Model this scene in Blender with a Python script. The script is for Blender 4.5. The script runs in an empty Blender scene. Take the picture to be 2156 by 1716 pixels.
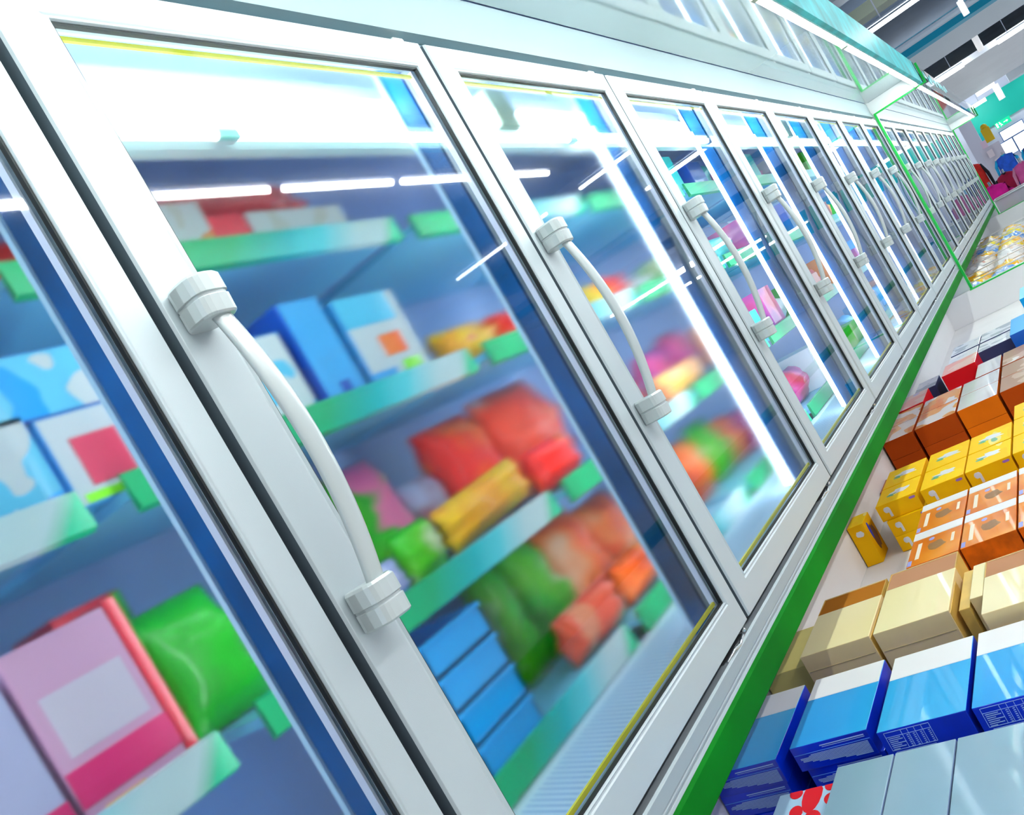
import bpy, bmesh, math, random
import numpy as np
from mathutils import Vector, Matrix, noise
random.seed(4)
S = bpy.context.scene
COL = S.collection
Z0 = 0.95          # everything below is written relative to the bottom edge of the freezer doors
PI = math.pi
CAMF = 1881.4763
CAMW = (1.159244, -1.121508, 0.382770)
CAMC = (-0.57717, -0.66598, 0.45422)
CAMP = (1172.50, 934.52)
P = 0.75           # door pitch
NA, NB = 8, 10     # doors right of the first boundary in cabinet A, doors in cabinet B
XA0, XA1, XB1 = -P, 5.97, 13.55

# ------------------------------------------------------------------ materials
MATS = {}
def pbsdf(name):
    m = bpy.data.materials.new(name); m.use_nodes = True
    nt = m.node_tree; b = nt.nodes['Principled BSDF']
    return m, nt, b
def mat(name, col, rough=.5, metal=0., spec=.5, emis=None, es=0., var=0., vscale=20., trans=0., alpha=1., coat=0., bump=0., bscale=200.):
    if name in MATS: return MATS[name]
    m, nt, b = pbsdf(name)
    b.inputs['Base Color'].default_value = (*col, 1)
    b.inputs['Roughness'].default_value = rough
    b.inputs['Metallic'].default_value = metal
    b.inputs['Specular IOR Level'].default_value = spec
    b.inputs['Coat Weight'].default_value = coat
    b.inputs['Transmission Weight'].default_value = trans
    b.inputs['Alpha'].default_value = alpha
    if emis:
        b.inputs['Emission Color'].default_value = (*emis, 1); b.inputs['Emission Strength'].default_value = es
    if var or bump:
        tc = nt.nodes.new('ShaderNodeTexCoord')
        n = nt.nodes.new('ShaderNodeTexNoise'); n.inputs['Scale'].default_value = vscale; n.inputs['Detail'].default_value = 4
        nt.links.new(tc.outputs['Object'], n.inputs['Vector'])
    if var:
        r = nt.nodes.new('ShaderNodeValToRGB')
        r.color_ramp.elements[0].position = .3; r.color_ramp.elements[1].position = .7
        r.color_ramp.elements[0].color = (*[max(0, c * (1 - var)) for c in col], 1)
        r.color_ramp.elements[1].color = (*[min(1, c * (1 + var)) for c in col], 1)
        nt.links.new(n.outputs['Fac'], r.inputs['Fac']); nt.links.new(r.outputs['Color'], b.inputs['Base Color'])
    if bump:
        n2 = nt.nodes.new('ShaderNodeTexNoise'); n2.inputs['Scale'].default_value = bscale
        nt.links.new(tc.outputs['Object'], n2.inputs['Vector'])
        bp = nt.nodes.new('ShaderNodeBump'); bp.inputs['Strength'].default_value = bump; bp.inputs['Distance'].default_value = .002
        nt.links.new(n2.outputs['Fac'], bp.inputs['Height']); nt.links.new(bp.outputs['Normal'], b.inputs['Normal'])
    MATS[name] = m; return m
def printed(name, stops, scale=12., rough=.4, seed=0., kind='noise', stretch=(1, 1, 1), coat=.2, const=True):
    """patchy printed packaging: colour bands over a noise or cell field that belongs to the pack"""
    if name in MATS: return MATS[name]
    m, nt, b = pbsdf(name)
    tc = nt.nodes.new('ShaderNodeTexCoord'); mp = nt.nodes.new('ShaderNodeMapping')
    mp.inputs['Location'].default_value = (seed, seed * 1.7, seed * .6); mp.inputs['Scale'].default_value = stretch
    oi = nt.nodes.new('ShaderNodeObjectInfo'); va = nt.nodes.new('ShaderNodeVectorMath'); va.operation = 'ADD'
    ml = nt.nodes.new('ShaderNodeMath'); ml.operation = 'MULTIPLY'; ml.inputs[1].default_value = 7.
    nt.links.new(oi.outputs['Random'], ml.inputs[0]); nt.links.new(ml.outputs[0], va.inputs[1])
    nt.links.new(tc.outputs['Object'], mp.inputs['Vector']); nt.links.new(mp.outputs['Vector'], va.inputs[0])
    if kind == 'noise':
        n = nt.nodes.new('ShaderNodeTexNoise'); n.inputs['Scale'].default_value = scale; n.inputs['Detail'].default_value = 1.5; out = n.outputs['Fac']
    else:
        n = nt.nodes.new('ShaderNodeTexVoronoi'); n.inputs['Scale'].default_value = scale; out = n.outputs['Color']
    nt.links.new(va.outputs['Vector'], n.inputs['Vector'])
    r = nt.nodes.new('ShaderNodeValToRGB'); cr = r.color_ramp
    cr.interpolation = 'CONSTANT' if const else 'LINEAR'
    while len(cr.elements) < len(stops): cr.elements.new(.5)
    for e, (p, c) in zip(cr.elements, stops): e.position = p; e.color = (*c, 1)
    nt.links.new(out, r.inputs['Fac']); nt.links.new(r.outputs['Color'], b.inputs['Base Color'])
    b.inputs['Roughness'].default_value = rough; b.inputs['Coat Weight'].default_value = coat; b.inputs['Specular IOR Level'].default_value = .2
    MATS[name] = m; return m

ALU = mat('brushed_aluminium', (.58, .65, .69), .42, .25, .5, bump=.05, bscale=900)
ALU_D = mat('grey_aluminium', (.60, .66, .70), .35, .5)
GREY_PL = mat('grey_plastic_gap', (.16, .20, .23), .6)
BLACK = mat('black_gasket', (.008, .010, .012), .6)
HANDLE = mat('satin_handle_plastic', (.60, .66, .67), .28, .25, coat=.3)
YELLOW = mat('yellow_spacer', (.90, .74, .0), .4)
WHITE = mat('white_enamel', (.82, .86, .88), .35, var=.03, vscale=3)
HEADER = mat('pale_header_enamel', (.36, .48, .52), .3, coat=.3, var=.03, vscale=2)
CANOPY = mat('glossy_canopy_panel', (.36, .48, .51), .09, 0., 1.0, coat=1.0, var=.04, vscale=1.5)
LINER = mat('white_chest_liner', (.92, .92, .93), .35, var=.02, vscale=4)
FLOORLINER = mat('white_liner_floor', (.90, .89, .89), .45, var=.03, vscale=6)
BUMPER = mat('green_bumper', (.0, .17, .008), .7, 0, .1, var=.25, vscale=3)
GREEN_TRIM = mat('green_trim', (.0, .50, .06), .35)
TEAL = mat('teal_acrylic', (.0, .62, .66), .35, var=.35, vscale=7)
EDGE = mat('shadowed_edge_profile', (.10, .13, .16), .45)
NAVY = mat('navy_mullion', (.0, .065, .22), .6, var=.6, vscale=5, spec=.1)
INNER = mat('blue_white_liner', (.44, .58, .98), .4, var=.08, vscale=3)
INNER_TOP = mat('bright_lamp_housing', (.92, .95, .97), .25)
SHELF = mat('pale_shelf_enamel', (.22, .70, .98), .35)
GRILLE = mat('white_air_grille', (.72, .84, .97), .4)
TUBE = mat('fluorescent_glow', (1, 1, 1), .5, emis=(1., 1., .96), es=32.)
TUBE_IN = mat('cool_tube_glow', (1, 1, 1), .5, emis=(.92, .97, 1.), es=72.)
FILL_F = mat('far_side_fill_glow', (1, 1, 1), .5, emis=(.94, .97, 1.), es=21.)
FILL_R = mat('rear_fill_glow', (1, 1, 1), .5, emis=(.86, .93, 1.), es=6.)
LED = mat('led_strip_glow', (1, 1, 1), .5, emis=(.86, .93, 1.), es=6.)
SOCKET = mat('grey_green_socket', (.45, .52, .42), .5)
CHROME = mat('hinge_steel', (.65, .68, .70), .2, .9)

def glass_mat(GR, nm):
    m = bpy.data.materials.new(nm); m.use_nodes = True
    nt = m.node_tree; nt.nodes.clear()
    o = nt.nodes.new('ShaderNodeOutputMaterial'); mx = nt.nodes.new('ShaderNodeMixShader')
    fr = nt.nodes.new('ShaderNodeFresnel'); fr.inputs['IOR'].default_value = 1.31
    rf = nt.nodes.new('ShaderNodeBsdfRefraction'); rf.inputs['IOR'].default_value = 1.45; rf.inputs['Roughness'].default_value = GR
    rf.inputs['Color'].default_value = (.93, .98, .99, 1)
    gl = nt.nodes.new('ShaderNodeBsdfGlossy'); gl.inputs['Roughness'].default_value = .02
    nt.links.new(fr.outputs[0], mx.inputs[0]); nt.links.new(rf.outputs[0], mx.inputs[1]); nt.links.new(gl.outputs[0], mx.inputs[2])
    nt.links.new(mx.outputs[0], o.inputs[0]); return m
GLASS = glass_mat(.11, 'fogged_door_glass'); GLASS_C = glass_mat(.0, 'clear_door_glass')
CLEAR = mat('clear_pane', (.85, 1., .95), .02, trans=1.)

# ------------------------------------------------------------------ mesh builder
class MB:
    def __init__(s): s.v = []; s.f = []; s.m = []
    def quad(s, pts, m=0):
        n = len(s.v); s.v += [tuple(p) for p in pts]; s.f.append(tuple(range(n, n + len(pts)))); s.m.append(m); return s
    def box(s, x0, x1, y0, y1, z0, z1, m=0, top=None, front=None):
        n = len(s.v)
        s.v += [(x, y, z) for x in (x0, x1) for y in (y0, y1) for z in (z0, z1)]
        F = [((0, 1, 3, 2), front if front is not None else m), ((4, 6, 7, 5), m), ((0, 4, 5, 1), m), ((2, 3, 7, 6), m), ((0, 2, 6, 4), m), ((1, 5, 7, 3), top if top is not None else m)]
        for f, mm in F: s.f.append(tuple(n + i for i in f)); s.m.append(mm)
        return s
    def rings(s, rings, m=0, cap=True, closed=True):
        n = len(s.v); k = len(rings[0])
        for r in rings: s.v += [tuple(p) for p in r]
        for a in range(len(rings) - 1):
            for b in range(k if closed else k - 1):
                c = (b + 1) % k
                s.f.append((n + a * k + b, n + a * k + c, n + (a + 1) * k + c, n + (a + 1) * k + b)); s.m.append(m)
        if cap:
            s.f.append(tuple(n + i for i in reversed(range(k)))); s.m.append(m)
            s.f.append(tuple(n + (len(rings) - 1) * k + i for i in range(k))); s.m.append(m)
        return s
    def tube(s, path, r, seg=10, m=0, flat=1., up=(0, 0, 1)):
        P_ = [Vector(p) for p in path]; rr = []
        for i, p in enumerate(P_):
            t = (P_[min(i + 1, len(P_) - 1)] - P_[max(i - 1, 0)]).normalized()
            u = Vector(up); 
            if abs(u.dot(t)) > .95: u = Vector((0, 1, 0)) if abs(t.y) < .9 else Vector((1, 0, 0))
            a = t.cross(u).normalized(); b = a.cross(t)
            ri = r[i] if isinstance(r, (list, tuple)) else r
            rr.append([p + a * ri * math.cos(q) + b * ri * flat * math.sin(q) for q in [2 * PI * k / seg for k in range(seg)]])
        return s.rings(rr, m)
    def prism(s, prof, axis, a0, a1, m=0):
        def mk(a): return [((a, p[0], p[1]) if axis == 0 else (p[0], a, p[1]) if axis == 1 else (p[0], p[1], a)) for p in prof]
        return s.rings([mk(a0), mk(a1)], m)
    def blob(s, c, r, m=0, seg=14, rings=8, nz=0., sd=0.):
        rr = []
        for i in range(1, rings):
            t = PI * i / rings; rr.append([])
            for k in range(seg):
                q = 2 * PI * k / seg; d = Vector((math.sin(t) * math.cos(q), math.sin(t) * math.sin(q), math.cos(t)))
                w = 1 + nz * noise.noise(d * 2.3 + Vector((sd, sd * 2, 0)))
                rr[-1].append((c[0] + d.x * r[0] * w, c[1] + d.y * r[1] * w, c[2] + d.z * r[2] * w))
        return s.rings(rr, m)
    def build(s, name, mats, parent=None, loc=(0, 0, 0), smooth=False, bevel=0., bseg=2):
        me = bpy.data.meshes.new(name); me.from_pydata(s.v, [], s.f)
        if not isinstance(mats, (list, tuple)): mats = [mats]
        for m in mats: me.materials.append(m)
        me.polygons.foreach_set('material_index', s.m)
        bm = bmesh.new(); bm.from_mesh(me); bmesh.ops.recalc_face_normals(bm, faces=bm.faces); bm.to_mesh(me); bm.free()
        if smooth: me.polygons.foreach_set('use_smooth', [True] * len(me.polygons))
        me.update()
        o = bpy.data.objects.new(name, me); COL.objects.link(o)
        if parent: o.parent = parent; o.location = loc
        else: o.location = (loc[0], loc[1], loc[2] + Z0)
        if bevel:
            b = o.modifiers.new('edge', 'BEVEL'); b.width = bevel; b.segments = bseg; b.limit_method = 'ANGLE'; b.angle_limit = .6
        return o
def tag(o, label, cat, group=None, kind=None):
    if label: o['label'] = label
    if cat: o['category'] = cat
    if group: o['group'] = group
    if kind: o['kind'] = kind
    return o
def thing(name, label, cat, loc=(0, 0, 0), group=None):
    o = bpy.data.objects.new(name, None); COL.objects.link(o); o.location = (loc[0], loc[1], loc[2] + Z0); o.empty_display_size = .05
    return tag(o, label, cat, group)
def copy_tree(o, parent=None):
    c = o.copy(); COL.objects.link(c); c.parent = parent
    for ch in list(o.children): copy_tree(ch, c)
    return c

# ------------------------------------------------------------------ doors (parts of a cabinet)
H = 1.09
def frame_mesh(w, h, l, r, t, b, prof):
    """mitred frame swept round the door; prof = (fraction of the rail width, y)"""
    mb = MB(); rings = []
    for (f, y) in prof:
        rings.append([(l * f, y, b * f), (w - r * f, y, b * f), (w - r * f, y, h - t * f), (l * f, y, h - t * f)])
    n = len(mb.v)
    for rg in rings: mb.v += rg
    k = len(prof)
    for a in range(k):
        a2 = (a + 1) % k
        for c in range(4):
            d = (c + 1) % 4
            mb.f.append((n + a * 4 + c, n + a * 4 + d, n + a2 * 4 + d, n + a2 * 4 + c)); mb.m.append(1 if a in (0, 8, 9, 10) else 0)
    return mb
DW = P - .016
PROF = [(0, .045), (0, .004), (.03, .0), (.86, .0), (.90, .0015), (.93, .0015), (.97, .0), (1., .003), (1., .020), (.62, .020), (.60, .045)]
def make_door(parent, x, glass, hinge=True):
    d = frame_mesh(DW, H, .063, .040, .047, .054, PROF).build('door', [ALU, EDGE], parent, (x + .008, 0, 0), bevel=.0008)
    MB().box(.060, DW - .037, .0105, .0145, .051, H - .044).build('glass_pane', glass, d)
    g = MB()
    L_, R_, B_, T_ = .063, DW - .040, .054, H - .047
    for q in ((L_ - .001, L_ + .0025, B_, T_), (R_ - .0025, R_ + .001, B_, T_), (L_, R_, B_ - .001, B_ + .0025), (L_, R_, T_ - .0025, T_ + .001)):
        g.box(q[0], q[1], .004, .010, q[2], q[3])
    g.build('gasket', BLACK, d)
    s = MB().box(L_ + .004, R_ - .012, .016, .020, T_ - .0125, T_ - .0075)
    s.box(L_ + .004, R_ - .008, .016, .020, B_ + .004, B_ + .010)
    tag(s.build('spacer_strip', YELLOW, d), 'yellow spacer strip', None)
    # inner lip of the glazing seen through the pane
    e = MB().box(R_ - .006, R_ - .003, .016, .026, B_, T_)
    e.build('glazing_bead', mat('pale_lilac_bead', (.74, .72, .86), .3), d)
    # handle : two collars and a bowed bar
    hx = .026
    hb = MB()
    zt, zb = .715, .384
    path, rad = [], []
    for i in range(25):
        t = i / 24; z = zt + (zb - zt) * t
        bow = math.sin(PI * t) ** .8
        path.append((hx + .006 * bow, -.026 - .024 * bow, z)); rad.append(.0105 + .0015 * bow)
    hb.tube(path, rad, 14, flat=.62, up=(0, 1, 0))
    h = hb.build('handle', HANDLE, d, smooth=True)
    for z, sg in ((zt, 1), (zb, -1)):
        c = MB()
        def ring(zz, gx, fy):
            o = []
            for k in range(20):
                a = 2 * PI * k / 20; sx, sy = math.cos(a), math.sin(a)
                px = hx + gx * math.copysign(abs(sx) ** .6, sx)
                py = (-.020 - fy) / 2 * 1 + (.024 + fy) / 2 * math.copysign(abs(sy) ** .6, sy) - .001
                o.append((px, min(py, .0), zz))
            return o
        c.rings([ring(z - .022, .019, .020), ring(z - .020, .021, .022), ring(z - .003, .021, .023), ring(z - .0025, .0195, .0215), ring(z + .0005, .0195, .0215), ring(z + .001, .0215, .0235), ring(z + .018, .0215, .0235), ring(z + .021, .019, .021)])
        c.build('handle_collar', HANDLE, d, smooth=False, bevel=.0012)
    if hinge:
        k = MB().box(DW - .052, DW - .022, .008, .03, H, H + .012)
        k.build('hinge_pin', mat('white_hinge', (.85, .9, .92), .4), d, bevel=.003)
        k = MB().box(DW - .125, DW - .020, .010, .03, -.016, -.011).tube([(DW - .028, .008, -.012), (DW - .060, .004, -.014), (DW - .085, .004, -.010), (DW - .12, .008, -.013)], .0035, 8)
        k.blob((DW - .022, .006, -.006), (.005, .005, .004), 0)
        k.build('bottom_hinge', CHROME, d, bevel=.001)
    return d

def price_rail_mat():
    m, nt, b = pbsdf('green_cyan_price_rail')
    tc = nt.nodes.new('ShaderNodeTexCoord'); sp = nt.nodes.new('ShaderNodeSeparateXYZ')
    nt.links.new(tc.outputs['Object'], sp.inputs[0])
    def M(op, a, b_):
        n = nt.nodes.new('ShaderNodeMath'); n.operation = op
        for i, q in enumerate((a, b_)):
            if isinstance(q, (int, float)): n.inputs[i].default_value = q
            else: nt.links.new(q, n.inputs[i])
        return n.outputs[0]
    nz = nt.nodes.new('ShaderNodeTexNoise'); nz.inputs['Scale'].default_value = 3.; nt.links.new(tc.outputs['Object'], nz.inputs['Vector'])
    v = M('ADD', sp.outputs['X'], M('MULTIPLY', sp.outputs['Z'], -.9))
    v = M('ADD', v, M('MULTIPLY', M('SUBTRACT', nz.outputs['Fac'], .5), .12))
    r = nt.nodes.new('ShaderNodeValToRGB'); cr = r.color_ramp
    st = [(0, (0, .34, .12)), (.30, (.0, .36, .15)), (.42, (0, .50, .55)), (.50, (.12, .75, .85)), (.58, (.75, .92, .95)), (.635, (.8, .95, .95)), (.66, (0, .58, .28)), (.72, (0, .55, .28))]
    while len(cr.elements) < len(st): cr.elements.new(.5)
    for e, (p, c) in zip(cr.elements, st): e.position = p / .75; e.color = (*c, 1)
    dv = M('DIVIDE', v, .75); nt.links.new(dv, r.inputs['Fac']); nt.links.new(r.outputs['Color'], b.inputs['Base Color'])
    b.inputs['Roughness'].default_value = .3
    return m
RAIL = price_rail_mat()
SHZ = [.845, .585, .300, .030]     # bottoms of the price rails

def cabinet(name, label, x0, x1, k0, n, detail):
    root = thing(name, label, 'display freezer', (x0, 0, 0))
    W = x1 - x0
    # carcass
    c = MB()
    c.box(0, W, .62, .68, -.10, 1.32)                                   # rear wall
    c.box(0, W, .0, .68, 1.22, 1.32)                                    # roof
    c.box(0, W, .05, .62, -.10, .0)                                     # floor slab
    c.box(0, .012, .05, .62, 0, 1.22); c.box(W - .012, W, .05, .62, 0, 1.22)
    c.build('carcass', INNER, root)
    h = MB().prism([(.0, 1.108), (.0, 1.136), (.004, 1.140), (.004, 1.21), (.06, 1.21), (.06, 1.108)], 0, 0, W)
    h.build('header', HEADER, root)
    MB().box(0, W, .022, .05, 1.085, 1.112).build('top_gap_strip', mat('steel_blue_gap', (.20, .33, .40), .5), root)
    # sill: aluminium profile with fine lines under the doors
    s = MB().prism([(.03, .0), (.03, -.0125), (.004, -.0125), (.0, -.015), (.0, -.034), (.002, -.0355), (.0, -.037), (.0, -.040), (.0022, -.0415), (.0, -.043), (-.002, -.047), (.03, -.047)], 0, 0, W)
    s.build('sill_profile', mat('satin_sill_aluminium', (.42, .48, .52), .5, .2), root, bevel=.0006)
    MB().box(0, W, .024, .05, -.012, .012).build('bottom_gap_strip', BLACK, root)
    MB().prism([(-.002, -.047), (-.006, -.052), (-.006, -.095), (-.001, -.100), (.03, -.100), (.03, -.047)], 0, 0, W).build('bumper_strip', BUMPER, root)
    # canopy with lamp lip and fascia
    cn = MB().box(0, W, -.335, .0, 1.21, 1.235); cn.build('canopy', CANOPY, root)
    fa = MB().box(0, W, -.345, -.325, 1.125, 1.28).build('fascia', TEAL if detail else CLEAR, root)
    if not detail:
        pt = MB(); rr_ = random.Random(3)
        for i in range(9): pt.blob((.25 + i * .28 + rr_.random() * .1, -.346, 1.20 + .04 * rr_.random()), (.11, .002, .035), 0, 10, 5, .6, i)
        pt.build('fascia_print', TEAL, fa)
    MB().box(0, W, -.325, -.285, 1.150, 1.158).box(0, W, -.327, -.323, 1.122, 1.158).build('lamp_lip', mat('pale_teal_lip', (.45, .80, .80), .3), root)
    nt_ = int(W / 1.22)
    for i in range(nt_):
        a = W * i / nt_ + .02; b = W * (i + 1) / nt_ - .02
        MB().tube([(a, -.303, 1.137), (b, -.303, 1.137)], .011, 12).build('canopy_tube', TUBE, root, smooth=True)
        MB().box(b, b + .04, -.315, -.291, 1.124, 1.150).build('tube_socket', SOCKET, root, bevel=.003)
    # interior lamps
    lh = MB().prism([(.10, .985), (.10, .992), (.115, 1.02), (.135, 1.10), (.20, 1.12), (.20, 1.20), (.22, 1.20), (.22, 1.10), (.16, .985)], 0, .02, W - .02)
    lh.build('lamp_housing', INNER_TOP, root)
    MB().box(.02, W - .02, .096, .103, .975, .986).build('housing_edge', mat('mint_edge', (.40, .95, .85), .2), root)
    xs = [x0 + .02] + [q for q in (-.16 + 1.26 * i for i in range(12)) if x0 + .3 < q < x1 - .2] + [x1 - .02]
    for i in range(len(xs) - 1):
        a = xs[i] - x0 + .05; b = xs[i + 1] - x0 - .05
        MB().tube([(a, .102, 1.032), (b, .102, 1.032)], .013, 12).build('interior_tube', TUBE_IN, root, smooth=True)
        MB().box(b, b + .09, .085, .125, 1.00, 1.085).build('lamp_bracket', SOCKET, root, bevel=.004)
    # mullions with led strips and added fill strips
    for k in range(n + 1):
        x = (k0 + k) * P - x0
        if k == 0: x += .03
        if x > W - .02: x = W - .035
        m = MB().box(x - .030, x + .030, .05, .092, .0, 1.2); m.box(x - .026, x + .026, .046, .05, .0, 1.2)
        mo = m.build('mullion', NAVY, root, bevel=.002)
        MB().box(x - .034, x - .030, .086, .094, .02, 1.19).build('mullion_edge', mat('pale_edge', (.55, .75, .95), .3), mo)
        MB().box(x + .0305, x + .037, .074, .092, .03, 1.0).build('led_strip', FILL_F, mo)  # hidden strip added on the far face to brighten the bay
        if k + k0 >= 2:
            MB().box(x - .028, x + .028, .093, .097, .03, 1.0).build('rear_fill_strip', FILL_R, mo)  # strip added behind the mullion to throw light on the goods
            MB().box(x - .0385, x - .0305, .082, .092, .03, 1.0).build('led_strip', LED, mo)
    # shelves with price rails
    for k in range(n):
        bx = (k0 + k) * P - x0
        if bx > W - .1: continue
        bw = min(P, W - bx) - .036
        for z in SHZ:
            sh = MB().box(bx + .018, bx + bw, .206, .61, z + .018, z + .030)
            so = sh.build('shelf', SHELF, root)
            r = MB().prism([(0, 0), (-.010, .004), (-.006, .046), (0, .048)], 0, 0, bw - .018).build('price_rail', RAIL, so, (bx + .018, .206, z))
        # floor grille
    g = MB()
    g.prism([(.10, -.002), (.10, .012), (.185, .030), (.205, .030), (.205, -.002)], 0, .02, W - .02)
    go = g.build('air_grille', GRILLE, root)
    if detail:
        gg = MB(); q = .04
        while q < min(W - .04, 3.4):
            gg.quad([(q, .108, .0146), (q + .005, .108, .0146), (q + .005, .178, .0295), (q, .178, .0295)], 0); q += .012
        gg.build('grille_slots', mat('blue_slot', (.30, .50, .75), .5), go)
    for k in range(n):
        x = (k0 + k) * P - x0
        if x + P > W + .1: break
        if k + k0 in (-1, 2, 8): proto = make_door(root, x, GLASS if k0 + k < 2 else GLASS_C)
        else:
            d = copy_tree(proto, root); d.location = (x + .008, 0, 0)
    return root

cabinet('upright_freezer', 'nearer long upright freezer with glass doors, bowed handles and lit canopy', XA0, XA1, -1, 9, True)
cabinet('upright_freezer', 'farther upright freezer with glass doors, beyond the green edged partition', 6.03, XB1, 8, 10, False)

# gasket pieces between doors are dark slots: a strip behind each joint
def joint_strips(x0, ks, root):
    for k in ks:
        MB().box(k * P - .007 - x0, k * P + .007 - x0, .030, .046, 0, H).build('joint_gasket', BLACK, root)
roots = [o for o in COL.objects if o.name.startswith('upright_freezer')]
joint_strips(XA0, range(0, 8), roots[0]); joint_strips(6.03, range(9, 18), roots[1])

# partition panel between the two cabinets
def partition(x, label):
    r = thing('partition_panel', label, 'partition', (x, 0, -.2))
    z = .2
    MB().box(-.012, .012, -.005, .66, 0, z + 1.32).build('panel', mat('white_end_panel', (.80, .86, .87), .35), r)
    MB().box(-.020, .020, -.020, -.005, 0, z + 1.125).build('front_trim', GREEN_TRIM, r)
    MB().box(-.010, .010, -.335, -.005, z + 1.128, z + 1.21).build('canopy_end', mat('white_end_panel', (.8, .86, .87), .35), r)
    MB().box(-.013, .013, -.350, -.005, z + 1.118, z + 1.128).build('canopy_trim', GREEN_TRIM, r)
    MB().box(-.008, .008, -.365, -.350, z + 1.118, z + 1.26).build('fascia_trim', GREEN_TRIM, r)
    return r
partition(6.0, 'white partition with bright green edge between the two upright freezers')
partition(13.57, 'far end panel with green edge closing the freezer row')

# ------------------------------------------------------------------ chest freezers
ZF = -.4; YW = .197
def chest(name, label, x0, x1):
    r = thing(name, label, 'chest freezer', (x0, 0, -.95)); W = x1 - x0
    b = .95
    w = MB().box(0, W, -.86, YW + .03, b + ZF - .06, b + ZF - .001)
    w.build('well_floor', FLOORLINER, r)
    MB().box(0, W, YW, YW + .03, b + ZF, b - .105).build('well_rear_wall', LINER, r)
    MB().box(0, W, -.90, -.86, b + ZF - .06, b - .12).build('well_front_wall', LINER, r)
    for xa, xb in ((W - .03, W), (0, .03)): MB().box(xa, xb, -.86, YW, b + ZF, b - .20).build('well_end_wall', LINER, r)
    MB().box(0, W, -.94, YW + .1, 0.02, b + ZF - .06).build('plinth', WHITE, r)
    MB().box(0, W, -.95, -.86, b - .12, b - .09).build('front_rim', BUMPER, r)
    MB().box(W - .032, W + .002, -.86, -.002, b - .203, b - .195).build('end_trim', GREEN_TRIM, r)
    return r
chest('chest_freezer', 'white chest freezer well in front of the nearer doors, full of cartons', -1.2, 5.985)
chest('chest_freezer', 'farther chest freezer full of packs and wire dividers', 6.015, 13.55)

CARD = mat('brown_cardboard', (.50, .17, .03), .6, var=.12, vscale=8)
def carton(x0, x1, y0, y1, z0, z1, side, top, label, cat='carton', group=None, name='carton', panels=(), flap=False):
    """one closed carton: body with a lid crease, optional printed pieces (name, material, kind)"""
    w, d, h = x1 - x0, y1 - y0, z1 - z0
    body = MB().box(0, w, 0, d, 0, h, 0, top=1)
    if panels:
        r = thing(name, label, cat, (x0, y0, z0), group)
        bo = body.build('body', [side, top], r, bevel=.0012)
        for p in panels: p(r, w, d, h)
    else:
        r = body.build(name, [side, top], None, (x0, y0, z0), bevel=.0012)
        tag(r, label, cat, group)
    return r
def lid_crease(r, w, d, h):
    MB().box(-.0006, .0004, .001, d - .001, h * .55, h * .57).build('flap_edge', mat('crease_tone', (.55, .42, .2), .6), r)

# blue cartons --------------------------------------------------------
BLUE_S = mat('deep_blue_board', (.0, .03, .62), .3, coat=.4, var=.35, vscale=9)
BLUE_T = printed('blue_board_painted_sheen', [(0, (.01, .22, .80)), (.5, (.03, .42, .86)), (1, (.10, .60, .92))], 2.5, .25, 3, const=False, coat=.6)  # light sheen on the lids painted in as a soft blue gradient
INK = mat('pale_blue_ink', (.42, .62, .95), .5)
STRIPW = mat('white_board', (.90, .89, .90), .35)
def blue_top(r, w, d, h):
    tag(MB().box(w * .665, w - .001, .001, d - .001, h, h + .0006).build('top_flap', STRIPW, r), 'white strip across the lid', None)
def blue_table(r, w, d, h):
    m = MB(); X0, X1 = -.0007, .0001
    yl, yr = d * .93, d * .42; zt, zb = h * .92, h * .22
    def bar(a, b, c, e): m.box(X0, X1, min(a, b), max(a, b), min(c, e), max(c, e))
    t = .0006
    bar(yl, yr, zt, zt - t); bar(yl, yr, zb, zb + t); bar(yl, yl - t, zt, zb); bar(yr, yr + t, zt, zb)
    bar(yl, yr, zt - .008, zt - .008 - t)
    for i, fy in enumerate((.62, .48, .33, .17)): yy = yr + (yl - yr) * fy; bar(yy, yy + t, zt, zb)
    for i in range(7):
        z = zt - .0105 - i * .0031; L = (.26, .3, .18, .34, .22, .3, .14)[i] * (yl - yr)
        bar(yl - .003, yl - .003 - L, z, z - .0011)
        for fy in (.55, .41, .25, .08): yy = yr + (yl - yr) * fy; bar(yy, yy - .003, z, z - .0011)
    for i in range(3): bar(d * .90, d * .45, h * .15 - i * .0018, h * .15 - i * .0018 - .0007)
    m.build('nutrition_table', INK, r)
def blue_text(r, w, d, h):
    m = MB(); X0, X1 = -.0007, .0001
    m.box(X0, X1, d * .06, d * .62, h * .83, h * .865); m.box(X0, X1, d * .06, d * .60, h * .77, h * .785)
    rnd = random.Random(int(w * 1e5 + d * 1e4))
    for i in range(11):
        z = h * (.58 - i * .045); a = .05; b = .45 + .45 * math.sin(i * .3 + .6)
        m.box(X0, X1, d * a, d * min(.93, b + rnd.random() * .08), z, z + .0009)
    m.build('fine_print', INK, r)
    MB().box(-.0009, .0002, .002, d - .002, h * .655, h * .675).build('lid_edge', mat('lid_edge_blue', (.12, .35, .95), .4), r)
BL = [(.690, .930, .058, .190), (.710, .935, -.101, .037), (.690, .925, -.262, -.121), (.690, .925, -.412, -.270)]
ORD = ['first', 'second', 'third', 'fourth', 'fifth', 'sixth']
LAY = ['topmost', 'second from top', 'third from top', 'lowest']
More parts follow.
